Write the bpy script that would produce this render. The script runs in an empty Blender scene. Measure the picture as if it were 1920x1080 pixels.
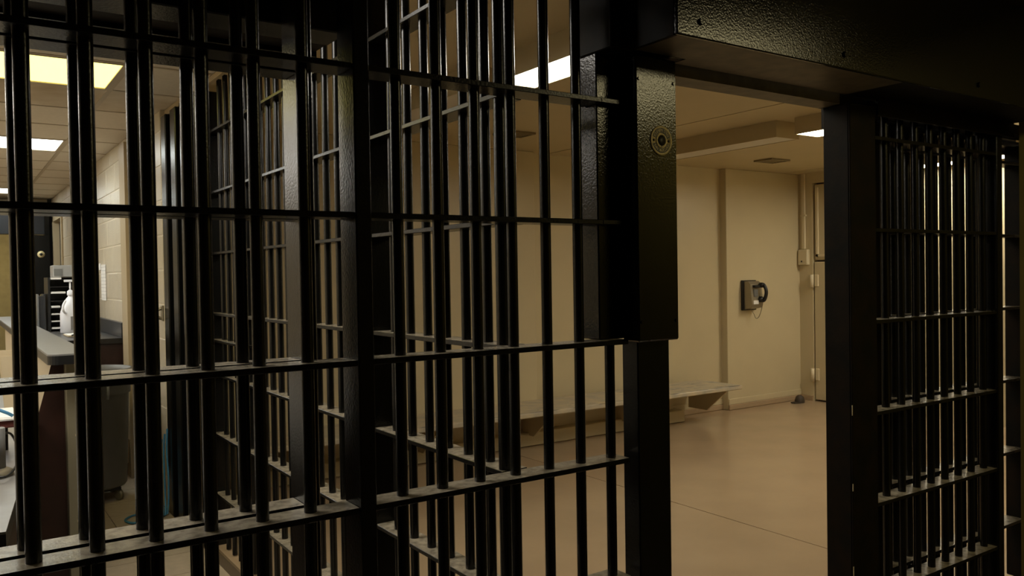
import bpy, bmesh, math, random
from mathutils import Vector, Matrix
random.seed(4)
sc = bpy.context.scene
COL = sc.collection
U = 0.3048            # one foot: the bars' flat rails are a foot apart
ZF = 4.48             # eye level above the floor, in feet (z below is measured from eye level)
def P(x, y, z): return Vector((x * U, y * U, (z + ZF) * U))

# ---------------------------------------------------------------- camera
cam_d = bpy.data.cameras.new('camera'); cam = bpy.data.objects.new('camera', cam_d); COL.objects.link(cam)
yaw, pitch, roll = math.radians(34.23), math.radians(-0.98), math.radians(-0.92)
fw = Vector((math.sin(yaw) * math.cos(pitch), math.cos(yaw) * math.cos(pitch), math.sin(pitch)))
rt0 = Vector((math.cos(yaw), -math.sin(yaw), 0)); up0 = rt0.cross(fw)
rt = rt0 * math.cos(roll) + up0 * math.sin(roll); up = -rt0 * math.sin(roll) + up0 * math.cos(roll)
M = Matrix((rt, up, -fw)).transposed().to_4x4(); M.translation = P(-3.587, -5.186, 0)
cam.matrix_world = M
cam_d.sensor_width = 36; cam_d.lens = 1548.5 / 1920 * 36; cam_d.clip_start = 0.05
sc.camera = cam
# ---------------------------------------------------------------- world, exposure, lamp strengths
w = bpy.data.worlds.new('world'); sc.world = w; w.use_nodes = True
w.node_tree.nodes['Background'].inputs[0].default_value = (0, 0, 0, 1)
w.node_tree.nodes['Background'].inputs[1].default_value = 0
vs = sc.view_settings
vs.view_transform = 'Standard'; vs.look = 'None'; vs.gamma = 1; vs.use_curve_mapping = False
vs.exposure = 0.0
E_CELL, E_HALL1, E_HALL2, E_FILL, E_NEAR, E_FAR = 30.0, 2.8, 9.0, 12.0, 8.0, 7.0
sc.cycles.max_bounces = 10; sc.cycles.diffuse_bounces = 6

# ---------------------------------------------------------------- materials
MATS = {}
def mat(name, col, rough=0.6, var=0.0, vscale=8.0, bump=0.0, bscale=60.0, bdist=0.001, metal=0.0, emit=None, spec=0.5, dust=None, col2=None):
    if name in MATS: return MATS[name]
    m = bpy.data.materials.new(name); m.use_nodes = True; nt = m.node_tree; N = nt.nodes; L = nt.links
    b = N['Principled BSDF']
    b.inputs['Base Color'].default_value = (*col, 1); b.inputs['Roughness'].default_value = rough
    b.inputs['Metallic'].default_value = metal; b.inputs['Specular IOR Level'].default_value = spec
    tc = N.new('ShaderNodeTexCoord'); geo = N.new('ShaderNodeNewGeometry')
    out = None
    if var > 0 or col2:
        n = N.new('ShaderNodeTexNoise'); n.inputs['Scale'].default_value = vscale; n.inputs['Detail'].default_value = 5
        L.new(geo.outputs['Position'], n.inputs['Vector'])
        r = N.new('ShaderNodeValToRGB')
        c2 = col2 or tuple(c * (1 - var) for c in col)
        r.color_ramp.elements[0].position = 0.35; r.color_ramp.elements[1].position = 0.65
        r.color_ramp.elements[0].color = (*c2, 1); r.color_ramp.elements[1].color = (*col, 1)
        L.new(n.outputs['Fac'], r.inputs['Fac']); out = r.outputs['Color']
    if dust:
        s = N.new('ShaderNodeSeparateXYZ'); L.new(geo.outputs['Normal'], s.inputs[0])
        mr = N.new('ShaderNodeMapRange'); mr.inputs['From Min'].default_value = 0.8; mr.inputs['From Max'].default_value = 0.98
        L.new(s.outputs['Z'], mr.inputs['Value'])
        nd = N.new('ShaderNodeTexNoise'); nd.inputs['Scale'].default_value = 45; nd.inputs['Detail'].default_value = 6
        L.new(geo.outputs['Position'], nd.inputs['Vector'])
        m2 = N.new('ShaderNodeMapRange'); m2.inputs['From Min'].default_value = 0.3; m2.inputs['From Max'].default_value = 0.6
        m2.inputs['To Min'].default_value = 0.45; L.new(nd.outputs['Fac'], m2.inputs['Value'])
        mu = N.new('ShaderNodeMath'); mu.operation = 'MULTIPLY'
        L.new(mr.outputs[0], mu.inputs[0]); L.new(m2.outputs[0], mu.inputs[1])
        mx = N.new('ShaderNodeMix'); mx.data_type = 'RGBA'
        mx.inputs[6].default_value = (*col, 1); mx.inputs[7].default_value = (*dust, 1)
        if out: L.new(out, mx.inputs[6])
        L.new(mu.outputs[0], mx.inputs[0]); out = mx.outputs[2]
    if out: L.new(out, b.inputs['Base Color'])
    if bump > 0:
        nb = N.new('ShaderNodeTexNoise'); nb.inputs['Scale'].default_value = bscale; nb.inputs['Detail'].default_value = 3
        L.new(geo.outputs['Position'], nb.inputs['Vector'])
        bp = N.new('ShaderNodeBump'); bp.inputs['Strength'].default_value = bump; bp.inputs['Distance'].default_value = bdist
        L.new(nb.outputs['Fac'], bp.inputs['Height']); L.new(bp.outputs['Normal'], b.inputs['Normal'])
    if emit:
        b.inputs['Emission Color'].default_value = (*emit[0], 1); b.inputs['Emission Strength'].default_value = emit[1]
    MATS[name] = m; return m
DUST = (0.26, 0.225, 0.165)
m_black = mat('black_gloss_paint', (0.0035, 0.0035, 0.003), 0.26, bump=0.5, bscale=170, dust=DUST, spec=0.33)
m_bar = mat('black_bar_paint', (0.004, 0.004, 0.0034), 0.24, bump=0.3, bscale=220, spec=0.4)
m_housing = mat('black_housing_paint', (0.0035, 0.0035, 0.003), 0.13, bump=0.6, bscale=190, bdist=.0009, spec=0.4)
m_jamb = mat('worn_black_paint', (0.006, 0.006, 0.005), 0.5, bump=0.4, bscale=90, col2=(0.014, 0.009, 0.005), vscale=14, spec=0.09)
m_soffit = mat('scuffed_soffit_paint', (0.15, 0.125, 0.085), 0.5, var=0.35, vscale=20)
m_cellwall = mat('cream_wall_paint', (0.56, 0.475, 0.295), 0.36, var=0.05, vscale=3, bump=0.12, bscale=25)
m_cellceil = mat('cream_ceiling_paint', (0.54, 0.45, 0.275), 0.45, var=0.05, vscale=3)
m_cellfloor = mat('tan_epoxy_floor', (0.41, 0.295, 0.18), 0.2, var=0.10, vscale=2.5, bump=0.04, bscale=15)
m_joint = mat('dark_joint', (0.09, 0.06, 0.03), 0.8)
m_block = mat('beige_block_paint', (0.52, 0.455, 0.345), 0.33, var=0.06, vscale=12, bump=0.6, bscale=90, bdist=.002)
m_mortar = mat('painted_mortar', (0.56, 0.49, 0.37), 0.4)
m_tilefloor = mat('beige_vinyl_tile', (0.48, 0.39, 0.27), 0.35, var=0.12, vscale=25)
m_ctile = mat('grey_acoustic_tile', (0.66, 0.60, 0.50), 0.8, var=0.06, vscale=40, bump=0.4, bscale=200)
m_stain = mat('stained_acoustic_tile', (0.66, 0.60, 0.50), 0.85, col2=(0.42, 0.32, 0.19), vscale=2.1)
m_grid = mat('tan_ceiling_grid', (0.43, 0.36, 0.26), 0.5)
m_trim = mat('tan_trim', (0.42, 0.335, 0.205), 0.45)
m_white = mat('white_paper', (0.78, 0.76, 0.72), 0.7)
m_grey = mat('grey_plastic', (0.15, 0.15, 0.14), 0.5, var=0.1)
m_lam = mat('grey_laminate', (0.22, 0.215, 0.205), 0.35, var=0.08, vscale=30)
m_lamdark = mat('dark_laminate', (0.045, 0.045, 0.047), 0.3, var=0.2, vscale=40)
m_edge = mat('black_edge_band', (0.012, 0.012, 0.012), 0.35)
m_wood = mat('dark_red_wood', (0.030, 0.010, 0.006), 0.42, var=0.3, vscale=18)
m_beige = mat('beige_panel', (0.50, 0.42, 0.29), 0.5)
m_olive = mat('olive_tan_panel', (0.20, 0.175, 0.11), 0.5)
m_steel = mat('brushed_steel', (0.34, 0.30, 0.22), 0.38, metal=0.7)
m_phone = mat('phone_black', (0.01, 0.01, 0.01), 0.35)
m_brass = mat('aged_brass', (0.85, 0.70, 0.36), 0.5, metal=0.1, var=0.25, vscale=90)
m_bdark = mat('badge_dark', (0.015, 0.013, 0.006), 0.5)
m_bench = mat('worn_bench_paint', (0.56, 0.47, 0.31), 0.4, col2=(0.40, 0.36, 0.28), vscale=9)
m_chip = mat('chipped_blue_paint', (0.10, 0.115, 0.14), 0.5)
m_lens_off = mat('unlit_lens', (0.62, 0.58, 0.52), 0.3)
m_vent = mat('brown_vent', (0.20, 0.155, 0.075), 0.5)
m_blue = mat('blue_cable', (0.06, 0.24, 0.42), 0.45)
m_bottle = mat('white_bottle', (0.74, 0.74, 0.78), 0.35)
m_yellow = mat('yellow_wall', (0.44, 0.385, 0.22), 0.5, var=0.15)
m_cover = mat('cream_cover_plate', (0.64, 0.55, 0.36), 0.4)
m_dome = mat('brown_rubber', (0.05, 0.035, 0.022), 0.6)
m_redbox = mat('dull_red_tray', (0.16, 0.045, 0.035), 0.5)
m_manila = mat('manila_card', (0.66, 0.55, 0.36), 0.7)
def lens_mat(name, col, s):
    return mat(name, (0.8, 0.8, 0.8), 0.4, emit=(col, s))
m_lens_cell = lens_mat('lit_cell_lens', (1.0, 0.93, 0.76), E_CELL)
m_lens_cell1 = lens_mat('lit_dim_cell_lens', (1.0, 0.93, 0.76), E_CELL * 0.55)  # same lens at a lower strength
m_lens_fill = lens_mat('lit_added_fill_lens', (1.0, 0.94, 0.84), E_FILL)  # lens of the unseen lamps added to brighten the corridor
m_lens_h1 = lens_mat('lit_warm_lens', (1.0, 0.86, 0.20), E_HALL1)
m_lens_h2 = lens_mat('lit_cool_lens', (0.90, 0.97, 0.94), E_HALL2)
m_lens_near = lens_mat('lit_near_lens', (1.0, 0.85, 0.45), E_NEAR)
m_lens_far = lens_mat('lit_far_lens', (1.0, 0.85, 0.5), E_FAR)

# ---------------------------------------------------------------- builders
BASE = {}
def setp(o, label=None, cat=None, group=None, kind=None):
    if label: o['label'] = label
    if cat: o['category'] = cat
    if group: o['group'] = group
    if kind: o['kind'] = kind
    return o
def thing(name, base, label=None, cat=None, group=None, kind=None):
    o = bpy.data.objects.new(name, None); o.empty_display_size = 0.05; COL.objects.link(o)
    o.location = base; BASE[o.name] = Vector(base)
    return setp(o, label, cat, group, kind)
def link(name, me, m, loc, parent=None, rot=None):
    o = bpy.data.objects.new(name, me); COL.objects.link(o)
    if m and not me.materials: me.materials.append(m)
    loc = Vector(loc); BASE[o.name] = loc.copy()
    if parent: o.parent = parent; loc = loc - BASE[parent.name]
    o.location = loc
    if rot: o.rotation_euler = rot
    return o
CACHE = {}
def boxmesh(sx, sy, sz, bev, m):
    k = (round(sx, 4), round(sy, 4), round(sz, 4), round(bev, 4), m.name)
    if k in CACHE: return CACHE[k]
    bm = bmesh.new(); bmesh.ops.create_cube(bm, size=1)
    for v in bm.verts: v.co = Vector((v.co.x * sx, v.co.y * sy, v.co.z * sz))
    if bev > 0: bmesh.ops.bevel(bm, geom=list(bm.edges), offset=bev, segments=1, affect='EDGES')
    me = bpy.data.meshes.new('box'); bm.to_mesh(me); bm.free(); me.materials.append(m)
    CACHE[k] = me; return me
def box(name, x0, x1, y0, y1, z0, z1, m, parent=None, bev=0.0):
    a, b = P(min(x0, x1), min(y0, y1), min(z0, z1)), P(max(x0, x1), max(y0, y1), max(z0, z1)); s = b - a
    if bev: bev = min(bev, 0.3 * min(s))
    return link(name, boxmesh(s.x, s.y, s.z, bev, m), m, (a + b) / 2, parent)
def cylmesh(r0, r1, h, n, m, cap=False):
    k = ('c', round(r0, 4), round(r1, 4), round(h, 4), n, m.name, cap)
    if k in CACHE: return CACHE[k]
    bm = bmesh.new()
    a = [bm.verts.new((r0 * math.cos(t), r0 * math.sin(t), -h / 2)) for t in [2 * math.pi * i / n for i in range(n)]]
    b = [bm.verts.new((r1 * math.cos(t), r1 * math.sin(t), h / 2)) for t in [2 * math.pi * i / n for i in range(n)]]
    for i in range(n):
        f = bm.faces.new((a[i], a[(i + 1) % n], b[(i + 1) % n], b[i])); f.smooth = True
    if cap: bm.faces.new(a[::-1]); bm.faces.new(b)
    me = bpy.data.meshes.new('cyl'); bm.to_mesh(me); bm.free(); me.materials.append(m)
    CACHE[k] = me; return me
def vbar(name, x, y, z0, z1, r, m, parent, n=12, cap=False):
    return link(name, cylmesh(r * U, r * U, (z1 - z0) * U, n, m, cap), m, P(x, y, (z0 + z1) / 2), parent)
def lathe(name, prof, m, loc, parent=None, n=28, axis='Z'):
    bm = bmesh.new(); rings = []
    for r, z in prof:
        rings.append([bm.verts.new((r * math.cos(2 * math.pi * i / n), r * math.sin(2 * math.pi * i / n), z)) for i in range(n)] if r > 1e-6 else [bm.verts.new((0, 0, z))])
    for a, b in zip(rings, rings[1:]):
        for i in range(n):
            j = (i + 1) % n
            vs_ = ([a[i], a[j]] if len(a) > 1 else [a[0]]) + ([b[j], b[i]] if len(b) > 1 else [b[0]])
            try:
                f = bm.faces.new(vs_); f.smooth = True
            except ValueError: pass
    if axis == '-Y':
        for v in bm.verts: v.co = Vector((v.co.x, -v.co.z, v.co.y))
    bmesh.ops.recalc_face_normals(bm, faces=list(bm.faces))
    me = bpy.data.meshes.new(name); bm.to_mesh(me); bm.free()
    return link(name, me, m, loc, parent)
def prism(name, pts, d, m, parent=None):
    """pts: world polygon, d: extrusion vector"""
    c = sum(pts, Vector()) / len(pts) + d / 2
    bm = bmesh.new(); a = [bm.verts.new(p - c) for p in pts]; b = [bm.verts.new(p + d - c) for p in pts]; n = len(pts)
    bm.faces.new(a); bm.faces.new(b[::-1])
    for i in range(n): bm.faces.new((a[i], b[i], b[(i + 1) % n], a[(i + 1) % n]))
    bmesh.ops.recalc_face_normals(bm, faces=list(bm.faces))
    me = bpy.data.meshes.new(name); bm.to_mesh(me); bm.free()
    return link(name, me, m, c, parent)
def tube(name, pts, r, m, parent=None, n=6):
    """round tube along world points (metres), Catmull-Rom smoothed"""
    q = [Vector(p) for p in pts]; path = []
    for i in range(len(q) - 1):
        p0, p1, p2, p3 = q[max(i - 1, 0)], q[i], q[i + 1], q[min(i + 2, len(q) - 1)]
        for k in range(5):
            t = k / 5
            path.append(0.5 * ((2 * p1) + (p2 - p0) * t + (2 * p0 - 5 * p1 + 4 * p2 - p3) * t * t + (3 * p1 - p0 - 3 * p2 + p3) * t ** 3))
    path.append(q[-1]); c = path[0]
    bm = bmesh.new(); prev = None; nrm = Vector((0.3, 0.5, 0.8))
    for i, p in enumerate(path):
        d = (path[min(i + 1, len(path) - 1)] - path[max(i - 1, 0)]).normalized()
        nrm = (nrm - d * nrm.dot(d)).normalized(); bi = d.cross(nrm)
        ring = [bm.verts.new(p - c + r * (nrm * math.cos(2 * math.pi * k / n) + bi * math.sin(2 * math.pi * k / n))) for k in range(n)]
        if prev:
            for k in range(n):
                f = bm.faces.new((prev[k], prev[(k + 1) % n], ring[(k + 1) % n], ring[k])); f.smooth = True
        prev = ring
    me = bpy.data.meshes.new(name); bm.to_mesh(me); bm.free()
    return link(name, me, m, c, parent)

ZFL = -ZF; ZC = 3.25
RAIL = [2.434 - k for k in range(8)]          # tops of the flat rails, R0 .. R7
RT = 0.04                                     # rail thickness
S = 'structure'

# ================================================================ the setting
# ---- floors
fl = thing('floor', P(10, 6, ZFL - .3), kind=S)
box('floor_base', -.1, 21.2, -.1, 13.4, ZFL - .3, ZFL - .05, m_joint, fl)
box('floor_slab', 0, 7.915, .0, 13.2, ZFL - .05, ZFL, m_cellfloor, fl)
box('floor_slab', 7.945, 21, .0, 13.2, ZFL - .05, ZFL, m_cellfloor, fl)
flh = thing('floor', P(-5, 16, ZFL - .3), kind=S)
box('floor_base', -10.5, -.1, -.1, 44, ZFL - .3, ZFL - .03, m_joint, flh)
for i in range(10):
    for j in range(24):
        x0 = -2.39 - 3 + i * 1.0 if False else -.19 - (i + 1) * 1.0 + .0
        y0 = 0.0 + j * 1.0
        if i < 4 or j < 8:
            box('floor_tile', x0 + .006, x0 + .994, y0 + .006, y0 + .994, ZFL - .03, ZFL, m_tilefloor, flh)
box('floor_sheet', -10.2, -4.2, 8.0, 44, ZFL - .03, ZFL - .002, m_tilefloor, flh)
box('floor_sheet', -4.2, -.19, 24.0, 44, ZFL - .03, ZFL - .002, m_tilefloor, flh)
fln = box('floor', -10.2, 8.2, -12, -.1, ZFL - .3, ZFL, mat('dark_entry_floor', (0.10, 0.08, 0.05), 0.4, var=0.2)); setp(fln, kind=S)

# ---- ceilings
ce = thing('ceiling', P(10, 6, ZC + .3), kind=S)
box('ceiling_base', 0, 21.2, -.1, 13.4, ZC + .04, ZC + .3, m_joint, ce)
for a, b in ((0, 9.93), (9.975, 19.775), (19.82, 21)):
    box('ceiling_panel', a, b, .0, 13.2, ZC, ZC + .04, m_cellceil, ce)
ch = thing('ceiling', P(-5, 16, ZC + .3), kind=S)
box('ceiling_base', -10.2, 0, -.1, 44, ZC + .12, ZC + .3, m_joint, ch)
LIGHT_ROWS = {1: 'neutral', 4: 'warm', 8: 'cool', 14: 'cool'}          # rows that hold a light panel in the middle bay; neutral one added, unseen
for j in range(0, 16):
    y0 = .4 + 2 * j; y1 = y0 + 2
    for (x0, x1) in ((-9.25, -5.25), (-5.25, -1.25), (-1.25, -.02)):
        if (x0 == -5.25 and j in LIGHT_ROWS) or (x0 == -9.25 and j in (2, 5, 8, 11)): continue
        st = (j == 5 and x0 >= -5.25)
        box('ceiling_tile', x0 + .03, x1 - .03, y0 + .03, y1 - .03, ZC + .01, ZC + .06, m_stain if st else m_ctile, ch)
    box('ceiling_cross_bar', -9.25, -.02, y0 - .035, y0 + .035, ZC, ZC + .05, m_grid, ch)
for x in (-9.25, -5.25, -1.25):
    box('ceiling_runner', x - .04, x + .04, .4, 32.4, ZC - .004, ZC + .05, m_grid, ch)
box('ceiling_sheet', -10, -.02, 32.6, 44, ZC, ZC + .1, m_ctile, ch)
tr = box('trim_1', -.10, .02, 9.2, 32, ZC - .12, ZC - .006, m_trim); setp(tr, kind=S)
tr = box('trim_2', -.06, .0, .4, 9.1, ZC - .09, ZC - .006, m_trim); setp(tr, kind=S)
m_entry = mat('brown_entry_paint', (0.16, 0.12, 0.05), 0.6, var=0.1)
cn = box('ceiling', -10.2, 8.2, -12, -.1, ZC, ZC + .3, m_entry); setp(cn, kind=S)

# ---- cell walls
wb = thing('wall_back', P(10, 13, ZFL), kind=S)
box('wall_section', -.1, 9.376, 12.75, 13.4, ZFL, ZC, m_cellwall, wb, .004)
box('wall_section', 9.376, 16.915, 13.0, 13.4, ZFL, ZC, m_cellwall, wb)
box('wall_section', 16.915, 21.2, 12.75, 13.4, ZFL, ZC, m_cellwall, wb, .004)
bb = thing('baseboard_back', P(10, 12.75, ZFL), kind=S)
for a, b, y in ((0, 9.376, 12.75), (9.376, 16.915, 13.0), (16.915, 20.6, 12.75)):
    box('cove_base', a, b, y - .06, y, ZFL, ZFL + .17, m_cellfloor, bb, .008)
    box('base_cap', a, b, y - .045, y, ZFL + .17, ZFL + .36, m_cellwall, bb, .006)
wr = thing('wall_right', P(20.6, 6, ZFL), kind=S)
box('wall_section', 20.6, 21.2, 12.22, 12.75, ZFL, ZC, m_cellwall, wr)
box('wall_section', 20.6, 21.2, -.1, 8.6, ZFL, ZC, m_cellwall, wr)
box('wall_section', 20.6, 21.2, 8.6, 12.22, 2.9, ZC, m_cellwall, wr)
brd = thing('baseboard_right', P(20.6, 12.4, ZFL), kind=S)
box('cove_base', 20.54, 20.6, 12.24, 12.69, ZFL, ZFL + .17, m_cellfloor, brd)
d1 = thing('door_1', P(20.65, 10.4, ZFL), kind=S)
box('lower_leaf', 20.62, 20.8, 8.66, 12.18, ZFL + .05, .24, m_cellwall, d1, .006)
ul = box('upper_leaf', 20.66, 20.8, 8.66, 12.18, .30, 2.85, m_cellwall, d1, .006)
box('panel_moulding', 20.60, 20.66, 12.02, 12.10, .42, 2.75, m_cover, ul)
box('panel_moulding', 20.60, 20.66, 8.8, 12.10, .42, .50, m_cover, ul)
box('door_backing', 20.85, 21.0, 8.5, 12.3, ZFL, 2.95, m_joint, d1)
for zc in (-.39, -3.57):
    hg = box('hinge', 20.56, 20.62, 12.0, 12.14, zc - .2, zc + .2, m_cover, d1, .004)
    vbar('hinge_barrel', 20.55, 12.23, zc - .24, zc + .2, .07, m_cover, hg, 10, True)

# ---- corridor block wall
wc = thing('wall_corridor', P(-.1, 20, ZFL), kind=S)
box('mortar_backing', -.18, .1, 11.72, 28.4, ZFL, ZC, m_mortar, wc)
box('mortar_backing', -.18, .1, 31.5, 32.4, ZFL, ZC, m_mortar, wc)
box('mortar_backing', -.18, .1, 28.4, 31.5, 2.45, ZC, m_mortar, wc)
box('wall_core', .02, .3, 11.72, 12.75, ZFL, ZC, m_cellwall, wc)
for k in range(12):
    z0 = ZFL + k * .6667; z1 = min(z0 + .6667, ZC)
    y = 11.72 - (0.6667 if k % 2 else 0)
    while y < 32.3:
        a, b = max(y, 11.72), min(y + 1.3333, 32.4)
        for (c, d) in ([(a, b)] if (b <= 28.4 or a >= 31.5 or z0 >= 2.4) else [(a, min(b, 28.4)), (max(a, 31.5), b)]):
            if d - c > .08 and z1 - z0 > .1:
                box('block', -.19, -.12, c + .011, d - .011, z0 + .013, z1 - .013, m_block, wc, .0035)
        y += 1.3333
tw = box('trim_3', -.30, -.19, 15.03, 15.72, ZFL, ZC - .15, m_trim); setp(tw, kind=S)
d2 = thing('door_2', P(0, 30, ZFL), kind=S)
box('door_leaf', -.02, .06, 28.7, 31.3, ZFL + .03, 2.3, m_edge, d2)
for a, b in ((28.38, 28.7), (31.3, 31.55)):
    box('door_jamb', -.24, .08, a, b, ZFL, 2.45, m_trim, d2)
box('door_head', -.24, .08, 28.38, 31.55, 2.3, 2.45, m_trim, d2)
# ---- far end of the corridor
wf = thing('wall_far', P(-5, 33, ZFL), kind=S)
box('wall_section', -.33, .3, 32.2, 32.8, ZFL, ZC, m_edge, wf)
box('wall_section', -10.2, -4.5, 32.2, 32.8, ZFL, ZC, m_beige, wf)
box('wall_section', -4.5, -.33, 32.3, 32.7, 2.98, ZC, m_beige, wf)
wy = box('wall_end', -10.2, .3, 41, 41.4, ZFL, ZC, m_yellow); setp(wy, kind=S)
wy2 = box('wall_end_right', -.1, .3, 32.8, 41, ZFL, ZC, m_yellow); setp(wy2, kind=S)
wl = box('wall_left', -10.6, -10.2, 0, 41.4, ZFL, ZC, m_beige); setp(wl, kind=S)
wl2 = box('wall_entry_left', -10.6, -10.2, -12, 0, ZFL, ZC, m_entry); setp(wl2, kind=S)
# ---- camera side
we = box('wall_entry', 7.74, 8.2, -12, -.1, ZFL, ZC, mat('olive_entry_paint', (0.34, 0.28, 0.09), 0.6, var=0.1)); setp(we, kind=S)
we2 = box('wall_front', 8.72, 21.2, -.1, .3, ZFL, ZC, m_cellwall); setp(we2, kind=S)
we3 = box('wall_front_upper', .8, 7.74, -.1, .35, 2.95, ZC, m_entry); setp(we3, kind=S)
we4 = box('wall_rear', -10.2, 8.2, -12.4, -12, ZFL, ZC, m_entry); setp(we4, kind=S)

# ================================================================ barred work
BR = 0.043
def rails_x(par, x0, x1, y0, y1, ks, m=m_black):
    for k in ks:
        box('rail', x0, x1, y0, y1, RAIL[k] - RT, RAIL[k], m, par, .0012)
ZB0, ZB1 = ZFL + .02, ZC - .002
# front grating, left part (in front of the corridor)
a1 = thing('barred_panel', P(-3, .1, ZFL), 'tall black barred panel at far left, in front of the corridor and counter', 'bars')
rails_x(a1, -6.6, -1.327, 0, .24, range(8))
for k in range(-9, 6):
    vbar('bar', -3.235 + .3205 * k, .12, ZB0, ZB1, BR, m_bar, a1)
box('stile', -1.327, -1.21, -.02, .257, ZB0, ZB1, m_black, a1, .003)
# sliding gate right behind it
g1 = thing('sliding_gate', P(-3, .42, ZFL + .02), 'second barred layer sliding close behind the far left bars', 'gate')
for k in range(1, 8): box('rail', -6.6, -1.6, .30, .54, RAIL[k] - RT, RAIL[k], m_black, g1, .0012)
for k in range(-10, 5):
    vbar('bar', -3.255 + .3205 * k, .42, ZFL + .05, 2.1, BR, m_bar, g1)
box('stile', -1.6, -1.49, .30, .60, ZFL + .05, 2.1, m_black, g1, .003)
box('top_carrier', -6.6, -1.49, .34, .52, 2.0, 2.2, m_black, g1)
# front grating, right part (up to the lock post)
a2 = thing('barred_panel', P(0, .1, ZFL), 'black barred panel between the stile and the lock post, bench seen behind', 'bars')
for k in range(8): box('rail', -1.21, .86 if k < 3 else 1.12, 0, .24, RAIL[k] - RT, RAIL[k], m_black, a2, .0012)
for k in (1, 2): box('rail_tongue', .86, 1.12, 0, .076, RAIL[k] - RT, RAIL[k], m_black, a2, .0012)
for k in range(7, 14):
    top = ZB1 if k < 13 else RAIL[3]
    vbar('bar', -3.235 + .3265 * k, .12, ZB0, top, BR, m_bar, a2)
# partition running back beside the corridor
b1 = thing('barred_partition', P(.1, 4.5, ZFL), 'long barred partition running back between corridor and cell', 'bars')
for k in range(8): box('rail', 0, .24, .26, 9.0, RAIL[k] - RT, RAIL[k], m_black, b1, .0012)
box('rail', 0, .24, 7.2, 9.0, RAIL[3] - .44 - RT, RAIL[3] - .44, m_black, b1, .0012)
vbar('bar', .06, .315, ZB0, ZB1, .05, m_bar, b1)
for k in range(24):
    if k in (6, 7): continue
    vbar('bar', .12, .627 + .35 * k, ZB0, ZB1, BR, m_bar, b1)
box('post', -.004, .30, 2.66, 2.735, ZB0, ZB1, m_black, b1, .003)
# steel column at the end of the partition
s1 = thing('steel_column', P(0, 10.3, ZFL), 'solid black steel column panel between partition bars and block wall', 'column')
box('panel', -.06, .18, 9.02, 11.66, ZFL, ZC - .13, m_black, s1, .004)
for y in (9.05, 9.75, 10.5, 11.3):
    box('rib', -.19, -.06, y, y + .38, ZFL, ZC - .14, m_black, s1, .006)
for z in (-.3, -1.5, -2.7): box('bolt', -.225, -.19, 9.2, 9.26, z, z + .05, m_cover, s1)

# lock housing beside the doorway
lk = thing('lock_housing', P(1.3, .1, RAIL[3]), 'black steel lock housing box with round brass badge beside the doorway', 'lock box')
box('back_box', .87, 1.6, .08, .36, RAIL[3] + .004, 1.82, m_housing, lk, .003)
colm = box('front_cover', 1.126, 1.597, -.12, .08, RAIL[3] - .02, 1.80, m_housing, lk, .004)
for z in (1.6, -.42):
    for x in (1.16, 1.56):
        link('screw', cylmesh(.016 * U, .013 * U, .012 * U, 10, m_housing, True), m_housing, P(x, -.124, z), colm, (math.pi / 2, 0, 0))
bc = P(1.405, -.121, 1.105); R = .125 * U
bdg = lathe('badge', [(0, 0), (R, 0), (R, .0016), (R * .86, .0020), (R * .84, .0010), (0, .0010)], m_brass, bc, lk, 40, '-Y')
setp(bdg, 'round brass maker badge with raised lettering')
def arcband(a0, a1, r0, r1, dep, name):
    pts = []; n = 14
    for i in range(n + 1):
        t = math.radians(a0 + (a1 - a0) * i / n); pts.append(bc + Vector((r1 * math.cos(t), -.0011, r1 * math.sin(t))))
    for i in range(n, -1, -1):
        t = math.radians(a0 + (a1 - a0) * i / n); pts.append(bc + Vector((r0 * math.cos(t), -.0011, r0 * math.sin(t))))
    return prism(name, pts, Vector((0, -dep, 0)), m_bdark, bdg)
arcband(18, 162, R * .54, R * .83, .0004, 'letter_band'); arcband(198, 342, R * .54, R * .83, .0004, 'letter_band')
lathe('inner_ring', [(R * .36, .001), (R * .36, .0026), (R * .50, .0026), (R * .52, .001)], m_brass, bc, bdg, 32, '-Y')
lathe('keyhole', [(0, .0016), (R * .36, .0016), (R * .36, .001)], m_bdark, bc, bdg, 28, '-Y')
prism('keyhole_notch', [bc + Vector((-.0022, -.0027, -R * .34)), bc + Vector((.0022, -.0027, -R * .34)), bc + Vector((0, -.0027, -R * .5))], Vector((0, -.0003, 0)), m_bdark, bdg)
for s in (-1, 1):
    lathe('rivet', [(0, .0028), (R * .08, .0022), (R * .09, .001)], m_bdark, bc + Vector((s * R * .69, 0, 0)), bdg, 12, '-Y')
def letter(ch, ang, rad, flip):
    cu = bpy.data.curves.new('letter', 'FONT'); cu.body = ch; cu.size = R * .26; cu.align_x = 'CENTER'; cu.align_y = 'CENTER'; cu.extrude = .0002
    tmp = bpy.data.objects.new('tmp', cu); COL.objects.link(tmp)
    dg = bpy.context.evaluated_depsgraph_get(); me = bpy.data.meshes.new_from_object(tmp.evaluated_get(dg))
    bpy.data.objects.remove(tmp)
    t = math.radians(ang); rr = (t - math.pi / 2) if not flip else (t + math.pi / 2)
    rotm = Matrix.Rotation(math.pi / 2, 4, 'X') @ Matrix.Rotation(rr, 4, 'Z')
    me.transform(rotm)
    return link('letter', me, m_brass, bc + Vector((rad * math.cos(t), -.0018, rad * math.sin(t))), bdg)
for i, c in enumerate('SOUTHERN STEEL'):
    if c != ' ': letter(c, 155 - i * (130 / 13), R * .685, False)
for i, c in enumerate('SAN ANTONIO'):
    if c != ' ': letter(c, 210 + i * (120 / 10), R * .685, True)
# post under the lock housing
po = thing('door_post', P(1.4, .1, ZFL), 'black steel post standing below the badged lock box', 'post')
box('post_face', 1.22, 1.50, 0, .20, ZFL, RAIL[3] - .022, m_black, po, .003)
box('strike_channel', 1.50, 1.615, .02, .26, ZFL, RAIL[3] - .022, m_black, po, .003)
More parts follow.
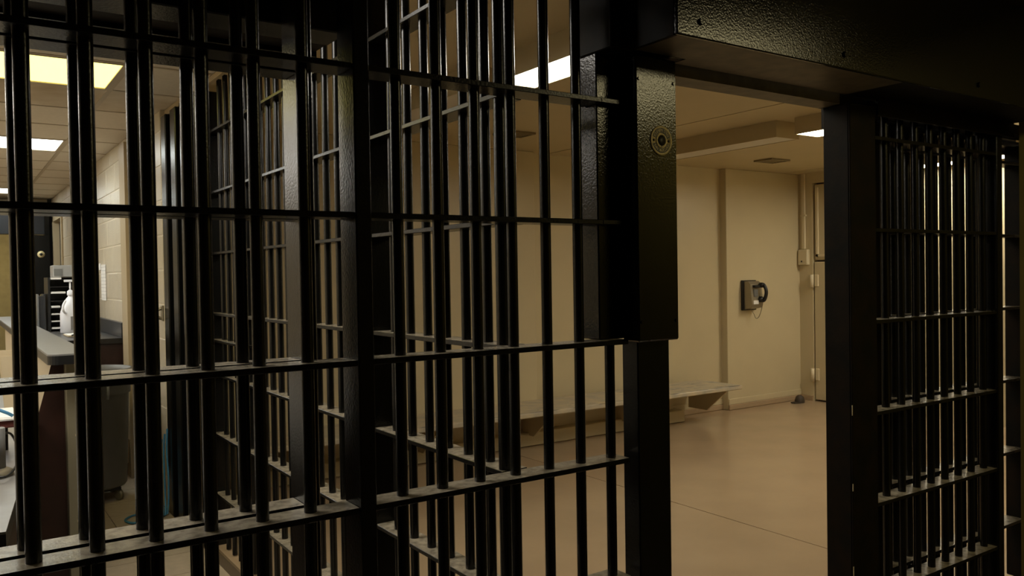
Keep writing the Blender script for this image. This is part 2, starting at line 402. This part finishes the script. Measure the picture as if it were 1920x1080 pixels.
# upper housing + header
hd = thing('door_header', P(4.5, -.3, 1.82), 'long black steel header over the open cell doorway and right bars', 'header')
box('front_cover', 1.06, 7.72, -.66, -.62, 1.82, 2.945, m_housing, hd, .003)
box('mechanism_box', .88, 1.70, -.10, .38, 1.825, 2.945, m_jamb, hd, .003)
box('lower_lip', 1.11, 1.66, -.13, -.10, 1.825, 1.9, m_housing, hd)
box('end_cap', 1.06, 1.10, -.62, -.135, 1.82, 2.945, m_jamb, hd)
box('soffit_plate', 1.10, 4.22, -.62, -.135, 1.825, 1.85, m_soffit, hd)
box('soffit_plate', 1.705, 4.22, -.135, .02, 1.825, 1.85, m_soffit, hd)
box('soffit_plate', 4.22, 7.72, -.62, .02, 1.825, 1.85, m_jamb, hd)
box('track_cover', 4.71, 7.72, -.05, -.02, 1.64, 1.825, m_jamb, hd)
box('top_plate', 1.06, 7.72, -.62, -.135, 2.92, 2.945, m_housing, hd)
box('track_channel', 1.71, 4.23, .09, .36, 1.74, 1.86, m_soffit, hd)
box('track_channel', 4.23, 9.3, .09, .36, 1.74, 1.86, m_jamb, hd)
box('track_hood', 4.72, 9.25, .62, .66, 1.60, 1.86, m_jamb, hd)
for x in (1.32, 3.2, 5.6): link('bolt', cylmesh(.03 * U, .025 * U, .02 * U, 8, m_housing, True), m_housing, P(x, -.67, 1.95), hd, (math.pi / 2, 0, 0))
# jamb on the right of the doorway
jb = thing('door_jamb', P(4.25, .1, ZFL), 'wide scuffed black steel jamb at the right of the doorway', 'post')
box('side_plate', 4.236, 4.26, .0, .30, ZFL, 1.735, m_jamb, jb, .002)
box('front_plate', 4.236, 4.70, -.02, .0, ZFL, 1.735, m_jamb, jb, .002)
box('core', 4.26, 4.70, .0, .26, ZFL, 1.73, m_jamb, jb)
for z in (-1.55, -2.35, -3.3): box('worn_edge', 4.230, 4.240, -.023, -.018, z, z + random.uniform(.05, .3), m_cover, jb)
# right fixed grating
r1 = thing('barred_panel', P(6, .1, ZFL), 'front barred panel right of the scuffed jamb', 'bars')
for k in range(1, 8): box('rail', 4.70, 7.36, 0, .24, RAIL[k] - RT, RAIL[k], m_black, r1, .0012)
for k in range(8): vbar('bar', 5.083 + .3085 * k, .12, ZB0, 1.735, BR, m_bar, r1)
box('stile', 7.36, 7.5, -.01, .26, ZB0, 1.735, m_black, r1, .003)
# opened sliding cell door, stored behind it
sd = thing('sliding_door', P(6.4, .45, ZFL + .03), 'opened sliding barred door parked behind the right hand bars', 'gate')
for k in range(1, 8): box('rail', 5.6, 8.85, .36, .60, RAIL[k] - RT, RAIL[k], m_black, sd, .0012)
for x in [5.852, 6.153, 6.463, 6.779, 7.105, 7.434, 7.763, 8.095, 8.42]:
    vbar('bar', x, .48, ZFL + .06, 1.68, BR, m_bar, sd)
box('stile', 5.22, 5.60, .36, .60, ZFL + .06, 1.68, m_jamb, sd, .003)
box('stile', 8.85, 9.2, .36, .60, ZFL + .06, 1.68, m_jamb, sd, .003)
box('carrier', 5.22, 9.2, .42, .56, 1.66, 1.735, m_black, sd)
# header of the corridor gate
gh = thing('gate_header', P(-4, .95, 1.82), 'black steel track header above the left corridor gate', 'header')
box('track_casing', -9.8, -1.08, .66, 1.02, 1.82, 3.0, m_black, gh, .003)
box('rear_casing', -9.8, -1.08, 1.02, 1.30, 1.83, 3.0, m_jamb, gh, .003)
box('track_lip', -9.8, -1.08, 1.27, 1.31, 1.79, 1.84, m_black, gh)
box('hanger_plate', -9.8, -1.2, .45, .66, 2.2, 2.9, m_black, gh)

# ================================================================ cell
bn = thing('bench', P(8, 12, ZFL), 'long cream wall bench with chipped paint under the pay phone wall', 'bench')
box('seat_board', 1.3, 15.62, 11.06, 12.74, -3.50, -3.38, m_bench, bn, .006)
for i, x in enumerate((2.3, 5.5, 8.7, 11.9, 15.1)):
    prism('gusset', [P(x, 11.18, -3.505), P(x, 12.0, -4.18), P(x, 12.74, -4.18), P(x, 12.74, -3.505)], Vector((.05 * U, 0, 0)), m_cellwall, bn)
box('plinth', 1.3, 14.39, 12.2, 12.74, ZFL + .01, -4.12, m_cellwall, bn, .006)
box('back_board', 1.3, 14.2, 12.5, 12.74, -4.12, -3.505, m_cellwall, bn)
ch_bm = bmesh.new()
for i in range(95):
    x = random.uniform(5.0, 15.5) if i < 60 else random.uniform(11.5, 15.5)
    y = 11.06 + random.uniform(0.005, .05) if i < 55 else random.uniform(11.1, 12.5)
    if random.random() < .3: y = 11.2 + random.random() * .25
    lx, ly = random.uniform(.05, .28), random.uniform(.008, .03); c = P(x, y, -3.3788) - P(8, 12, ZFL)
    vv = [ch_bm.verts.new(c + Vector((math.cos(t) * lx * U * random.uniform(.6, 1), math.sin(t) * ly * U * random.uniform(.5, 1), 0))) for t in [k * math.pi / 3 for k in range(6)]]
    ch_bm.faces.new(vv)
me = bpy.data.meshes.new('paint_chips'); ch_bm.to_mesh(me); ch_bm.free()
o = link('paint_chips', me, m_chip, P(8, 12, ZFL), bn); o['kind'] = 'stuff'

ph = thing('wall_phone', P(17.9, 12.75, -1.3), 'steel wall pay phone with black handset on the cream wall', 'phone')
box('back_plate', 17.565, 18.22, 12.66, 12.745, -1.30, -.33, m_phone, ph, .003)
bd = prism('body', [P(17.62, 12.66, -1.27), P(17.62, 12.40, -1.22), P(17.62, 12.34, -1.1), P(17.62, 12.40, -.46), P(17.62, 12.5, -.36), P(17.62, 12.66, -.36)], Vector((.54 * U, 0, 0)), m_steel, ph)
box('keypad', 17.74, 17.92, 12.35, 12.40, -.85, -.62, m_grey, bd)
box('card', 17.70, 17.94, 12.335, 12.37, -1.10, -.98, m_white, bd)
box('cradle', 17.72, 18.0, 12.28, 12.43, -.56, -.49, m_phone, bd)
hs = thing  # handset built as one curved tube with two end caps
hsx = 18.07
h = tube('handset', [P(hsx, 12.34, -.47), P(hsx, 12.24, -.48), P(hsx + .02, 12.17, -.62), P(hsx + .02, 12.16, -.78), P(hsx, 12.22, -.97), P(hsx, 12.33, -.99)], .058 * U, m_phone, ph, 10)
lathe('earpiece', [(0, .0), (.085 * U, .0), (.085 * U, .09 * U), (.05 * U, .14 * U), (0, .14 * U)], m_phone, P(hsx - .02, 12.36, -.49), h, 14, '-Y')
lathe('mouthpiece', [(0, .0), (.10 * U, .0), (.10 * U, .09 * U), (.05 * U, .14 * U), (0, .14 * U)], m_phone, P(hsx - .04, 12.37, -.95), h, 14, '-Y')
tube('cord', [P(hsx, 12.28, -1.04), P(hsx + .02, 12.34, -1.25), P(hsx + .0, 12.44, -1.52), P(hsx - .08, 12.5, -1.56), P(17.92, 12.52, -1.42), P(17.80, 12.55, -1.26)], .012 * U, m_steel, ph)

wbx = thing('wall_box', P(20.5, 12.5, .14), 'small cream switch box on the door wall by the corner', 'switch box')
box('cover', 20.44, 20.6, 12.33, 12.70, .14, .67, m_cover, wbx, .006)
box('key_slot', 20.43, 20.445, 12.52, 12.57, .24, .29, m_phone, wbx)
cd = thing('conduit', P(20.55, 12.5, .68), 'thin cream conduit rising above the corner switch box', 'conduit')
box('raceway', 20.52, 20.6, 12.48, 12.60, .68, ZC - .01, m_cover, cd, .003)
box('strap', 20.51, 20.6, 12.44, 12.64, 1.8, 1.86, m_cover, cd)
ds = thing('door_stop', P(19.9, 12.3, ZFL), 'small dark domed stop lying on the floor by the door corner', 'door stop')
lathe('dome', [(.0, .26 * U), (.07 * U, .25 * U), (.13 * U, .19 * U), (.16 * U, .08 * U), (.16 * U, 0)], m_dome, P(19.93, 12.3, ZFL), ds, 20)
prism('lip', [P(19.80, 12.16, ZFL), P(19.58, 12.22, ZFL), P(19.55, 12.32, ZFL), P(19.62, 12.42, ZFL), P(19.82, 12.44, ZFL)], Vector((0, 0, .04 * U)), m_dome, ds)

ZL = 2.89
def cell_light(x0, y0, lit, label):
    t = thing('ceiling_light', P(x0 + .38, y0 + 2, ZC), label, 'light', 'cell ceiling lights')
    x1, y1 = x0 + .78, y0 + 4
    for (a, b, c, d) in ((x0, x0 + .03, y0, y1), (x1 - .03, x1, y0, y1), (x0 + .03, x1 - .03, y0, y0 + .03), (x0 + .03, x1 - .03, y1 - .03, y1)):
        box('side_panel', a, b, c, d, ZL, ZC - .002, m_cellceil, t)
    box('lens', x0 + .03, x1 - .03, y0 + .03, y1 - .03, ZL + .01, ZL + .05, (m_lens_cell1 if x0 < 5 else m_lens_cell) if lit else m_lens_off, t)
cell_light(3.27, 1.30, True, 'lit ceiling light box seen above the barred panel')
cell_light(3.15, 5.75, False, 'unlit ceiling light box behind the lit one above the bars')
cell_light(11.45, 2.05, True, 'lit ceiling light box at the right edge of the doorway view')
cell_light(19.2, 4.8, True, 'lit ceiling light box glimpsed through the right hand bars')
cell_light(11.35, 6.45, False, 'unlit ceiling light box seen through the doorway')
def vent(x0, x1, y0, y1, label):
    t = thing('ceiling_vent', P((x0 + x1) / 2, (y0 + y1) / 2, ZC), label, 'vent', 'brown ceiling vents')
    for (a, b, c, d) in ((x0, x1, y0, y0 + .06), (x0, x1, y1 - .06, y1), (x0, x0 + .06, y0 + .06, y1 - .06), (x1 - .06, x1, y0 + .06, y1 - .06)):
        box('frame', a, b, c, d, ZC - .05, ZC - .002, m_vent, t)
    n = 5
    for i in range(n):
        yy = y0 + .1 + (y1 - y0 - .2) * i / (n - 1)
        box('slat', x0 + .06, x1 - .06, yy - .03, yy + .01, ZC - .04, ZC - .015, m_vent, t)
vent(16.2, 17.05, 10.4, 11.05, 'small brown ceiling vent seen through the doorway')
vent(6.85, 7.65, 10.25, 10.85, 'small brown ceiling vent seen between the panel bars')

# ================================================================ corridor
def troffer(j, m, label, dx=0):
    y0 = .4 + 2 * j
    t = thing('ceiling_light', P(-3.25 + dx, y0 + 1, ZC), label, 'light', 'corridor ceiling lights')
    x0, x1, y1 = -5.21 + dx, -1.29 + dx, y0 + 1.96; y0 += .04
    box('lens', x0 + .05, x1 - .05, y0 + .05, y1 - .05, ZC + .015, ZC + .04, m, t)
    for (a, b, c, d) in ((x0, x1, y0, y0 + .05), (x0, x1, y1 - .05, y1), (x0, x0 + .05, y0 + .05, y1 - .05), (x1 - .05, x1, y0 + .05, y1 - .05)):
        box('frame', a, b, c, d, ZC - .004, ZC + .03, m_grid, t)
troffer(4, m_lens_h1, 'nearest corridor ceiling light, glowing warm yellow')
troffer(1, m_lens_fill, 'added fill light, unseen just behind the left gate header')  # added lamp hidden by the header, brightens desk, rails and corridor floor
troffer(8, m_lens_h2, 'second corridor ceiling light, glowing cool white')
troffer(14, m_lens_h2, 'farthest corridor ceiling light near the far gate')
FILL_LABELS = {2: 'added unseen fill light nearest the bars, left of the corridor', 5: 'added unseen fill light beside the warm corridor light', 8: 'added unseen fill light beside the cool corridor light', 11: 'added unseen fill light farthest from the bars'}
for j in FILL_LABELS: troffer(j, m_lens_fill, FILL_LABELS[j], -4.0)  # lamps added out of view on the left to brighten the corridor
t = thing('ceiling_light', P(5.2, -4.8, ZC), 'ceiling light over the entry side of the bars', 'light')
box('lens', 4.8, 7.4, -6.4, -4.3, ZC - .05, ZC - .03, m_lens_near, t)
box('housing', 4.7, 7.5, -6.5, -4.2, ZC - .03, ZC - .002, m_grid, t)
t = thing('ceiling_light', P(-3, 37, ZC), 'ceiling light in the yellow room beyond the far gate', 'light')
box('lens', -5, -1, 36, 38, ZC - .06, ZC - .03, m_lens_far, t)
box('housing', -5.1, -.9, 35.9, 38.1, ZC - .03, ZC - .002, m_grid, t)

# ledge with half wall
def roundrect(x0, x1, y0, y1, z, r, n=5):
    pts = []
    for cx, cy, a0 in ((x1 - r, y0 + r, -90), (x1 - r, y1 - r, 0), (x0 + r, y1 - r, 90), (x0 + r, y0 + r, 180)):
        for i in range(n + 1):
            t_ = math.radians(a0 + 90 * i / n); pts.append(P(cx + r * math.cos(t_), cy + r * math.sin(t_), z))
    return pts
lg = thing('counter_ledge', P(-2.25, 14, ZFL), 'high grey counter ledge with rounded end on a beige half wall', 'counter')
prism('ledge_top', roundrect(-2.53, -2.02, 7.35, 22.2, -1.0, .12), Vector((0, 0, .02 * U)), m_lam, lg)
prism('ledge_edge', roundrect(-2.535, -2.015, 7.34, 22.21, -1.12, .12), Vector((0, 0, .12 * U)), m_edge, lg)
box('half_wall', -2.33, -2.12, 8.2, 22.1, ZFL, -1.12, m_beige, lg)
ep = box('end_post', -2.27, -2.06, 7.95, 8.2, ZFL, -1.12, m_olive, lg, .003)
for z in (-1.32, -2.2, -3.42): box('screw', -2.17, -2.145, 7.94, 7.95, z, z + .03, m_trim, ep)
# desk with dark wood side
dk = thing('desk', P(-3.6, 6, ZFL), 'grey desk with dark red wood side panel left of the end post', 'desk')
c0, c1 = (-3.265, 2.48), (-2.60, 8.1)
dtop = [P(c0[0], c0[1], -2.0), P(c1[0], c1[1], -2.0), P(-2.6, 12.0, -2.0), P(-6.2, 12.0, -2.0), P(-6.2, c0[1], -2.0)]
prism('desk_top', dtop, Vector((0, 0, .02 * U)), m_lam, dk)
prism('desk_edge', [p - Vector((0, 0, .12 * U)) for p in dtop], Vector((0, 0, .12 * U)), m_edge, dk)
prism('side_panel', [P(c0[0] + .0, c0[1] + .05, ZFL), P(c1[0], c1[1], ZFL), P(c1[0], c1[1], -2.12), P(c0[0], c0[1] + .05, -2.12)], Vector((-.06 * U, .007 * U, 0)), m_wood, dk)
prism('corner_panel', [P(c1[0], 8.12, ZFL), P(-2.275, 8.12, ZFL), P(-2.275, 8.12, -1.13), P(-2.42, 8.12, -1.13), P(-2.52, 8.12, -1.55), P(c1[0] - .03, 8.12, -1.97)], Vector((0, .03 * U, 0)), m_wood, dk)
box('front_panel', -6.1, -3.33, 2.55, 2.62, ZFL, -2.12, m_wood, dk)
# things on the desk
mo = thing('monitor_stand', P(-3.3, 4.7, -1.98), 'grey round monitor stand on the desk at the left edge', 'stand')
lathe('base', [(0, 0), (.24 * U, 0), (.25 * U, .04 * U), (.2 * U, .07 * U), (0, .07 * U)], m_steel, P(-3.33, 4.75, -1.978), mo, 26)
vbar('column', -3.24, 4.8, -1.91, -1.50, .09, m_grey, mo, 16, True)
ty = thing('paper_tray', P(-3.2, 5.4, -1.98), 'dull red tray with white paper behind the monitor stand', 'tray')
box('tray', -3.6, -2.98, 5.4, 6.4, -1.60, -1.52, m_redbox, ty, .003)
box('paper', -3.58, -3.0, 5.38, 6.35, -1.518, -1.50, m_white, ty)
for x in (-3.55, -3.08): vbar('leg', x, 6.2, -1.978, -1.60, .02, m_phone, ty, 8)
tube('power_cord', [P(-3.35, 4.55, -1.90), P(-3.18, 4.3, -1.91), P(-3.04, 4.9, -1.88), P(-3.05, 5.3, -1.7), P(-3.16, 5.1, -1.62), P(-3.4, 5.2, -1.9)], .012 * U, m_phone, mo)
tube_o = tube('desk_cable', [P(-3.34, 5.6, -1.49), P(-3.22, 5.5, -1.40), P(-3.12, 5.45, -1.43), P(-3.05, 5.5, -1.48)], .02 * U, m_blue)
setp(tube_o, 'short blue cable lying over the red paper tray', 'cable')
fo = thing('file_folder', P(-2.9, 9.0, -1.98), 'cream folder standing on the desk below the ledge', 'folder')
prism('back_cover', [P(-2.96, 9.0, -1.975), P(-2.60, 9.0, -1.975), P(-2.60, 9.05, -1.02), P(-3.03, 9.05, -1.0)], Vector((0, .02 * U, 0)), m_manila, fo)
prism('front_cover', [P(-2.96, 8.93, -1.975), P(-2.62, 8.93, -1.975), P(-2.62, 8.97, -1.1), P(-3.0, 8.97, -1.08)], Vector((0, .02 * U, 0)), m_manila, fo)
bx_ = thing('card_box', P(-2.7, 7.6, -1.98), 'small cream box at the desk edge behind a bar', 'box')
box('body', -2.86, -2.70, 7.5, 7.85, -1.978, -1.72, m_manila, bx_, .003)
box('lid', -2.87, -2.69, 7.49, 7.86, -1.72, -1.67, m_manila, bx_, .003)

# wall counter
ct = thing('wall_counter', P(-1, 20, ZFL), 'dark counter against the block wall with black edge and backsplash', 'counter')
box('worktop', -2.05, -.2, 15.9, 27.5, -1.39, -1.35, m_lamdark, ct, .003)
box('worktop_edge', -2.05, -.2, 15.88, 15.9, -1.47, -1.35, m_edge, ct)
box('backsplash', -.30, -.2, 15.9, 27.5, -1.35, -1.0, m_lamdark, ct, .003)
box('end_panel', -2.0, -.2, 15.95, 16.05, ZFL, -1.42, m_wood, ct)
box('body', -2.0, -.22, 16.05, 27.4, ZFL, -1.40, m_wood, ct)
ZK = -1.348
bt = thing('pump_bottle', P(-1.02, 18.9, ZK), 'white plastic jug with pump on the dark counter', 'bottle')
bo = lathe('jug', [(0, 0), (.23 * U, 0), (.25 * U, .03 * U), (.25 * U, .50 * U), (.235 * U, .56 * U), (.17 * U, .78 * U), (.10 * U, .90 * U), (.06 * U, .94 * U), (.06 * U, 1.0 * U), (0, 1.0 * U)], m_bottle, P(-1.02, 18.9, ZK), bt)
tube('handle', [P(-1.16, 18.68, ZK + .84), P(-1.22, 18.62, ZK + .72), P(-1.22, 18.6, ZK + .6), P(-1.17, 18.68, ZK + .53)], .03 * U, m_bottle, bo)
box('label_sheet', -1.05, -.88, 18.64, 18.66, ZK + .1, ZK + .44, m_lam, bo)
vbar('pump_stem', -1.02, 18.9, ZK + 1.0, ZK + 1.32, .022, m_bottle, bt, 10, True)
box('pump_head', -1.16, -.97, 18.86, 18.94, ZK + 1.32, ZK + 1.38, m_bottle, bt, .003)
lathe('cap', [(.075 * U, 0), (.075 * U, .1 * U), (.03 * U, .14 * U), (0, .14 * U)], m_bottle, P(-1.02, 18.9, ZK + .98), bt, 16)
rk = thing('tray_rack', P(-1.2, 20.6, ZK), 'black stacked letter tray rack holding white papers on the counter', 'rack')
for x in (-1.42, -.74): box('side', x, x + .05, 20.1, 21.2, ZK, ZK + 1.45, m_phone, rk)
box('back', -1.37, -.74, 21.15, 21.2, ZK, ZK + 1.45, m_phone, rk)
for i in range(8):
    z = ZK + .04 + i * .19
    box('shelf', -1.37, -.74, 20.1, 21.15, z, z + .025, m_phone, rk)
    if i in (0, 1, 2, 3, 5, 7):
        sh = box('paper', -1.35, -1.18 + random.uniform(0, .2), 20.05, 21.1, z + .026, z + .05 + random.uniform(0, .03), m_white, rk)
pb = thing('label_printer', P(-1.0, 20.6, ZK + 1.46), 'small grey box printer on top of the tray rack', 'printer')
box('body', -1.28, -.62, 20.2, 21.0, ZK + 1.452, ZK + 1.78, mat('printer_grey', (0.30, 0.295, 0.28), 0.5), pb, .006)
box('slot_panel', -1.26, -1.06, 20.185, 20.2, ZK + 1.50, ZK + 1.68, m_grey, pb)
dv = thing('binder', P(-1.75, 21.3, ZK), 'tall dark grey binder standing left of the tray rack', 'binder')
box('cover', -1.66, -1.62, 20.4, 21.2, ZK, ZK + 1.0, m_lam, dv); box('cover', -1.50, -1.46, 20.4, 21.2, ZK, ZK + 1.0, m_lamdark, dv)
box('pages', -1.62, -1.50, 20.45, 21.1, ZK + .02, ZK + .95, m_lamdark, dv)
cb = thing('clipboard', P(-.95, 17.8, ZK), 'brown clipboard with white papers on the near end of the dark counter', 'clipboard')
box('board', -1.28, -.55, 17.2, 18.2, ZK, ZK + .025, m_trim, cb, .002)
prism('paper', [P(-1.24, 17.3, ZK + .026), P(-.62, 17.5, ZK + .026), P(-.66, 18.3, ZK + .026), P(-1.27, 18.1, ZK + .026)], Vector((0, 0, .012 * U)), m_white, cb)
tube('clip', [P(-1.2, 17.15, ZK + .04), P(-1.0, 17.1, ZK + .09), P(-.8, 17.15, ZK + .04)], .02 * U, m_phone, cb)
# notice + switch on the block wall
m_notice = mat('printed_notice', (0.78, 0.76, 0.72), 0.7)
nt = m_notice.node_tree; br = nt.nodes.new('ShaderNodeTexBrick'); tcn = nt.nodes.new('ShaderNodeNewGeometry'); mp = nt.nodes.new('ShaderNodeMapping')
mp.inputs['Rotation'].default_value = (0, math.pi / 2, math.pi / 2); nt.links.new(tcn.outputs['Position'], mp.inputs['Vector']); nt.links.new(mp.outputs[0], br.inputs['Vector'])
br.inputs['Scale'].default_value = 9; br.inputs['Color1'].default_value = (.78, .76, .72, 1); br.inputs['Color2'].default_value = (.72, .70, .66, 1); br.inputs['Mortar'].default_value = (.35, .34, .33, 1)
br.inputs['Mortar Size'].default_value = .012; nt.links.new(br.outputs['Color'], nt.nodes['Principled BSDF'].inputs['Base Color'])
no = box('notice', -.215, -.2, 18.72, 19.45, -.53, .42, m_notice); setp(no, 'tall white printed notice taped to the block wall above the counter', 'notice')
swp = thing('light_switch', P(-.2, 19.75, .25), 'small pale switch plate beside the white notice', 'switch')
box('plate', -.22, -.195, 19.6, 19.9, .28, .46, m_white, swp, .002); box('toggle', -.24, -.22, 19.73, 19.77, .34, .40, m_white, swp)
# trash can
tx, ty_, zb = -1.25, 13.6, -4.2
tc_ = thing('trash_can', P(tx, ty_, ZFL), 'round grey plastic trash can on casters in front of the dark counter', 'trash can')
zt = 2.40 * U
lathe('can', [(0, 0), (.60 * U, 0), (.63 * U, .04 * U), (.70 * U, 1.9 * U), (.735 * U, 1.9 * U), (.74 * U, zt - .1 * U), (.77 * U, zt - .1 * U), (.775 * U, zt), (.73 * U, zt), (.70 * U, zt - .1 * U), (.66 * U, 1.2 * U), (.60 * U, .1 * U), (0, .1 * U)], m_grey, P(tx, ty_, zb), tc_, 40)
for s in (-1, 1): tube('handle', [P(tx + .2 * s, ty_ - .72, zb + 2.2), P(tx + .2 * s, ty_ - .80, zb + 2.0), P(tx + .2 * s, ty_ - .74, zb + 1.85)], .03 * U, m_grey, tc_)
box('dolly', tx - .45, tx + .45, ty_ - .45, ty_ + .45, zb - .06, zb - .002, m_phone, tc_)
for ax, ay in ((.42, -.35), (-.42, -.35), (.42, .4), (-.42, .4)):
    cs = link('caster', cylmesh(.11 * U, .11 * U, .07 * U, 16, m_olive, True), m_olive, P(tx + ax, ty_ + ay, ZFL + .111), tc_, (0, math.pi / 2, 0.4))
# outlet + cables
ou = thing('outlet', P(-.3, 15.4, -4.1), 'beige outlet box low on the tan trim beside the trash can', 'outlet')
box('box', -.40, -.302, 15.15, 15.62, -3.85 - .3, -3.55 - .05, m_trim, ou, .005); box('socket', -.41, -.40, 15.3, 15.42, -3.95, -3.8, m_phone, ou)
CABLE = ('innermost blue cable of the bundle hanging against the steel column', 'second blue cable of the bundle hanging beside the steel column',
         'third blue cable of the hanging bundle, bowing out from the wall', 'outermost blue cable of the hanging bundle, nearest the trash can')
for i in range(4):
    xo = -.225 - .045 * i
    q = tube('blue_cable', [P(xo, 11.52 + .02 * i, -2.85 - .1 * i), P(xo - .01, 11.55 + .05 * i, -3.3), P(xo - .012 * (i % 2), 11.5 + .07 * i, -3.8), P(xo - .01, 11.5 + .05 * i, -4.2), P(xo - .05, 11.42 - .06 * i, ZFL + .03)], .018 * U, m_blue)
    setp(q, CABLE[i], 'cable', 'hanging blue cables')
q = tube('blue_cable', [P(-.55, 11.35, ZFL + .025), P(-.7, 11.3, ZFL + .025), P(-.9, 11.2, ZFL + .025), P(-1.0, 11.5, ZFL + .025), P(-.8, 11.75, ZFL + .025), P(-.5, 11.7, ZFL + .025)], .02 * U, m_blue)
setp(q, 'loop of blue cable lying on the corridor floor', 'cable')
kn = thing('wall_hook', P(-.2, 11.8, -.7), 'small steel latch on the block wall beside the black column', 'latch')
box('plate', -.22, -.192, 11.74, 11.90, -.8, -.5, m_steel, kn, .002); tube('hasp', [P(-.22, 11.8, -.56), P(-.30, 11.84, -.6), P(-.30, 11.84, -.7), P(-.22, 11.84, -.76)], .03 * U, m_steel, kn)
# far gate
fg = thing('far_gate', P(-1, 32, ZFL), 'distant black gate frame with header at the end of the corridor', 'gate')
box('header', -4.4, -.5, 31.5, 32.1, 1.82, 3.0, mat('blue_black_paint', (.018, .02, .024), .35), fg, .004)
box('header_end', -.5, -.34, 31.5, 32.1, 1.78, 3.0, m_black, fg)
box('post', -.52, -.34, 31.7, 32.1, ZFL, 1.8, m_black, fg)
box('post', -1.10, -1.03, 31.7, 32.1, ZFL, 1.8, m_black, fg)
for i, x in enumerate((-.98, -.90, -.72, -.62)): vbar('bar', x, 31.9, ZFL, -.48, .035, m_bar, fg, 8)
box('rail', -1.03, -.52, 31.8, 32.0, -1.5, -1.44, m_black, fg)
box('door_edge', -1.62, -1.2, 31.75, 32.05, ZFL, 1.8, m_black, fg)
fk = thing('far_lock_box', P(-.7, 31.6, -.5), 'distant black lock box with small pale badge at the corridor end', 'lock box')
box('casing', -1.02, -.36, 31.3, 31.68, -.5, 1.78, m_black, fk, .004)
lathe('badge', [(0, 0), (.13 * U, 0), (.13 * U, .004), (0, .004)], m_brass, P(-.66, 31.29, 1.04), fk, 20, '-Y')
lathe('badge_centre', [(0, .006), (.055 * U, .006), (.055 * U, .002)], m_bdark, P(-.66, 31.29, 1.04), fk, 14, '-Y')
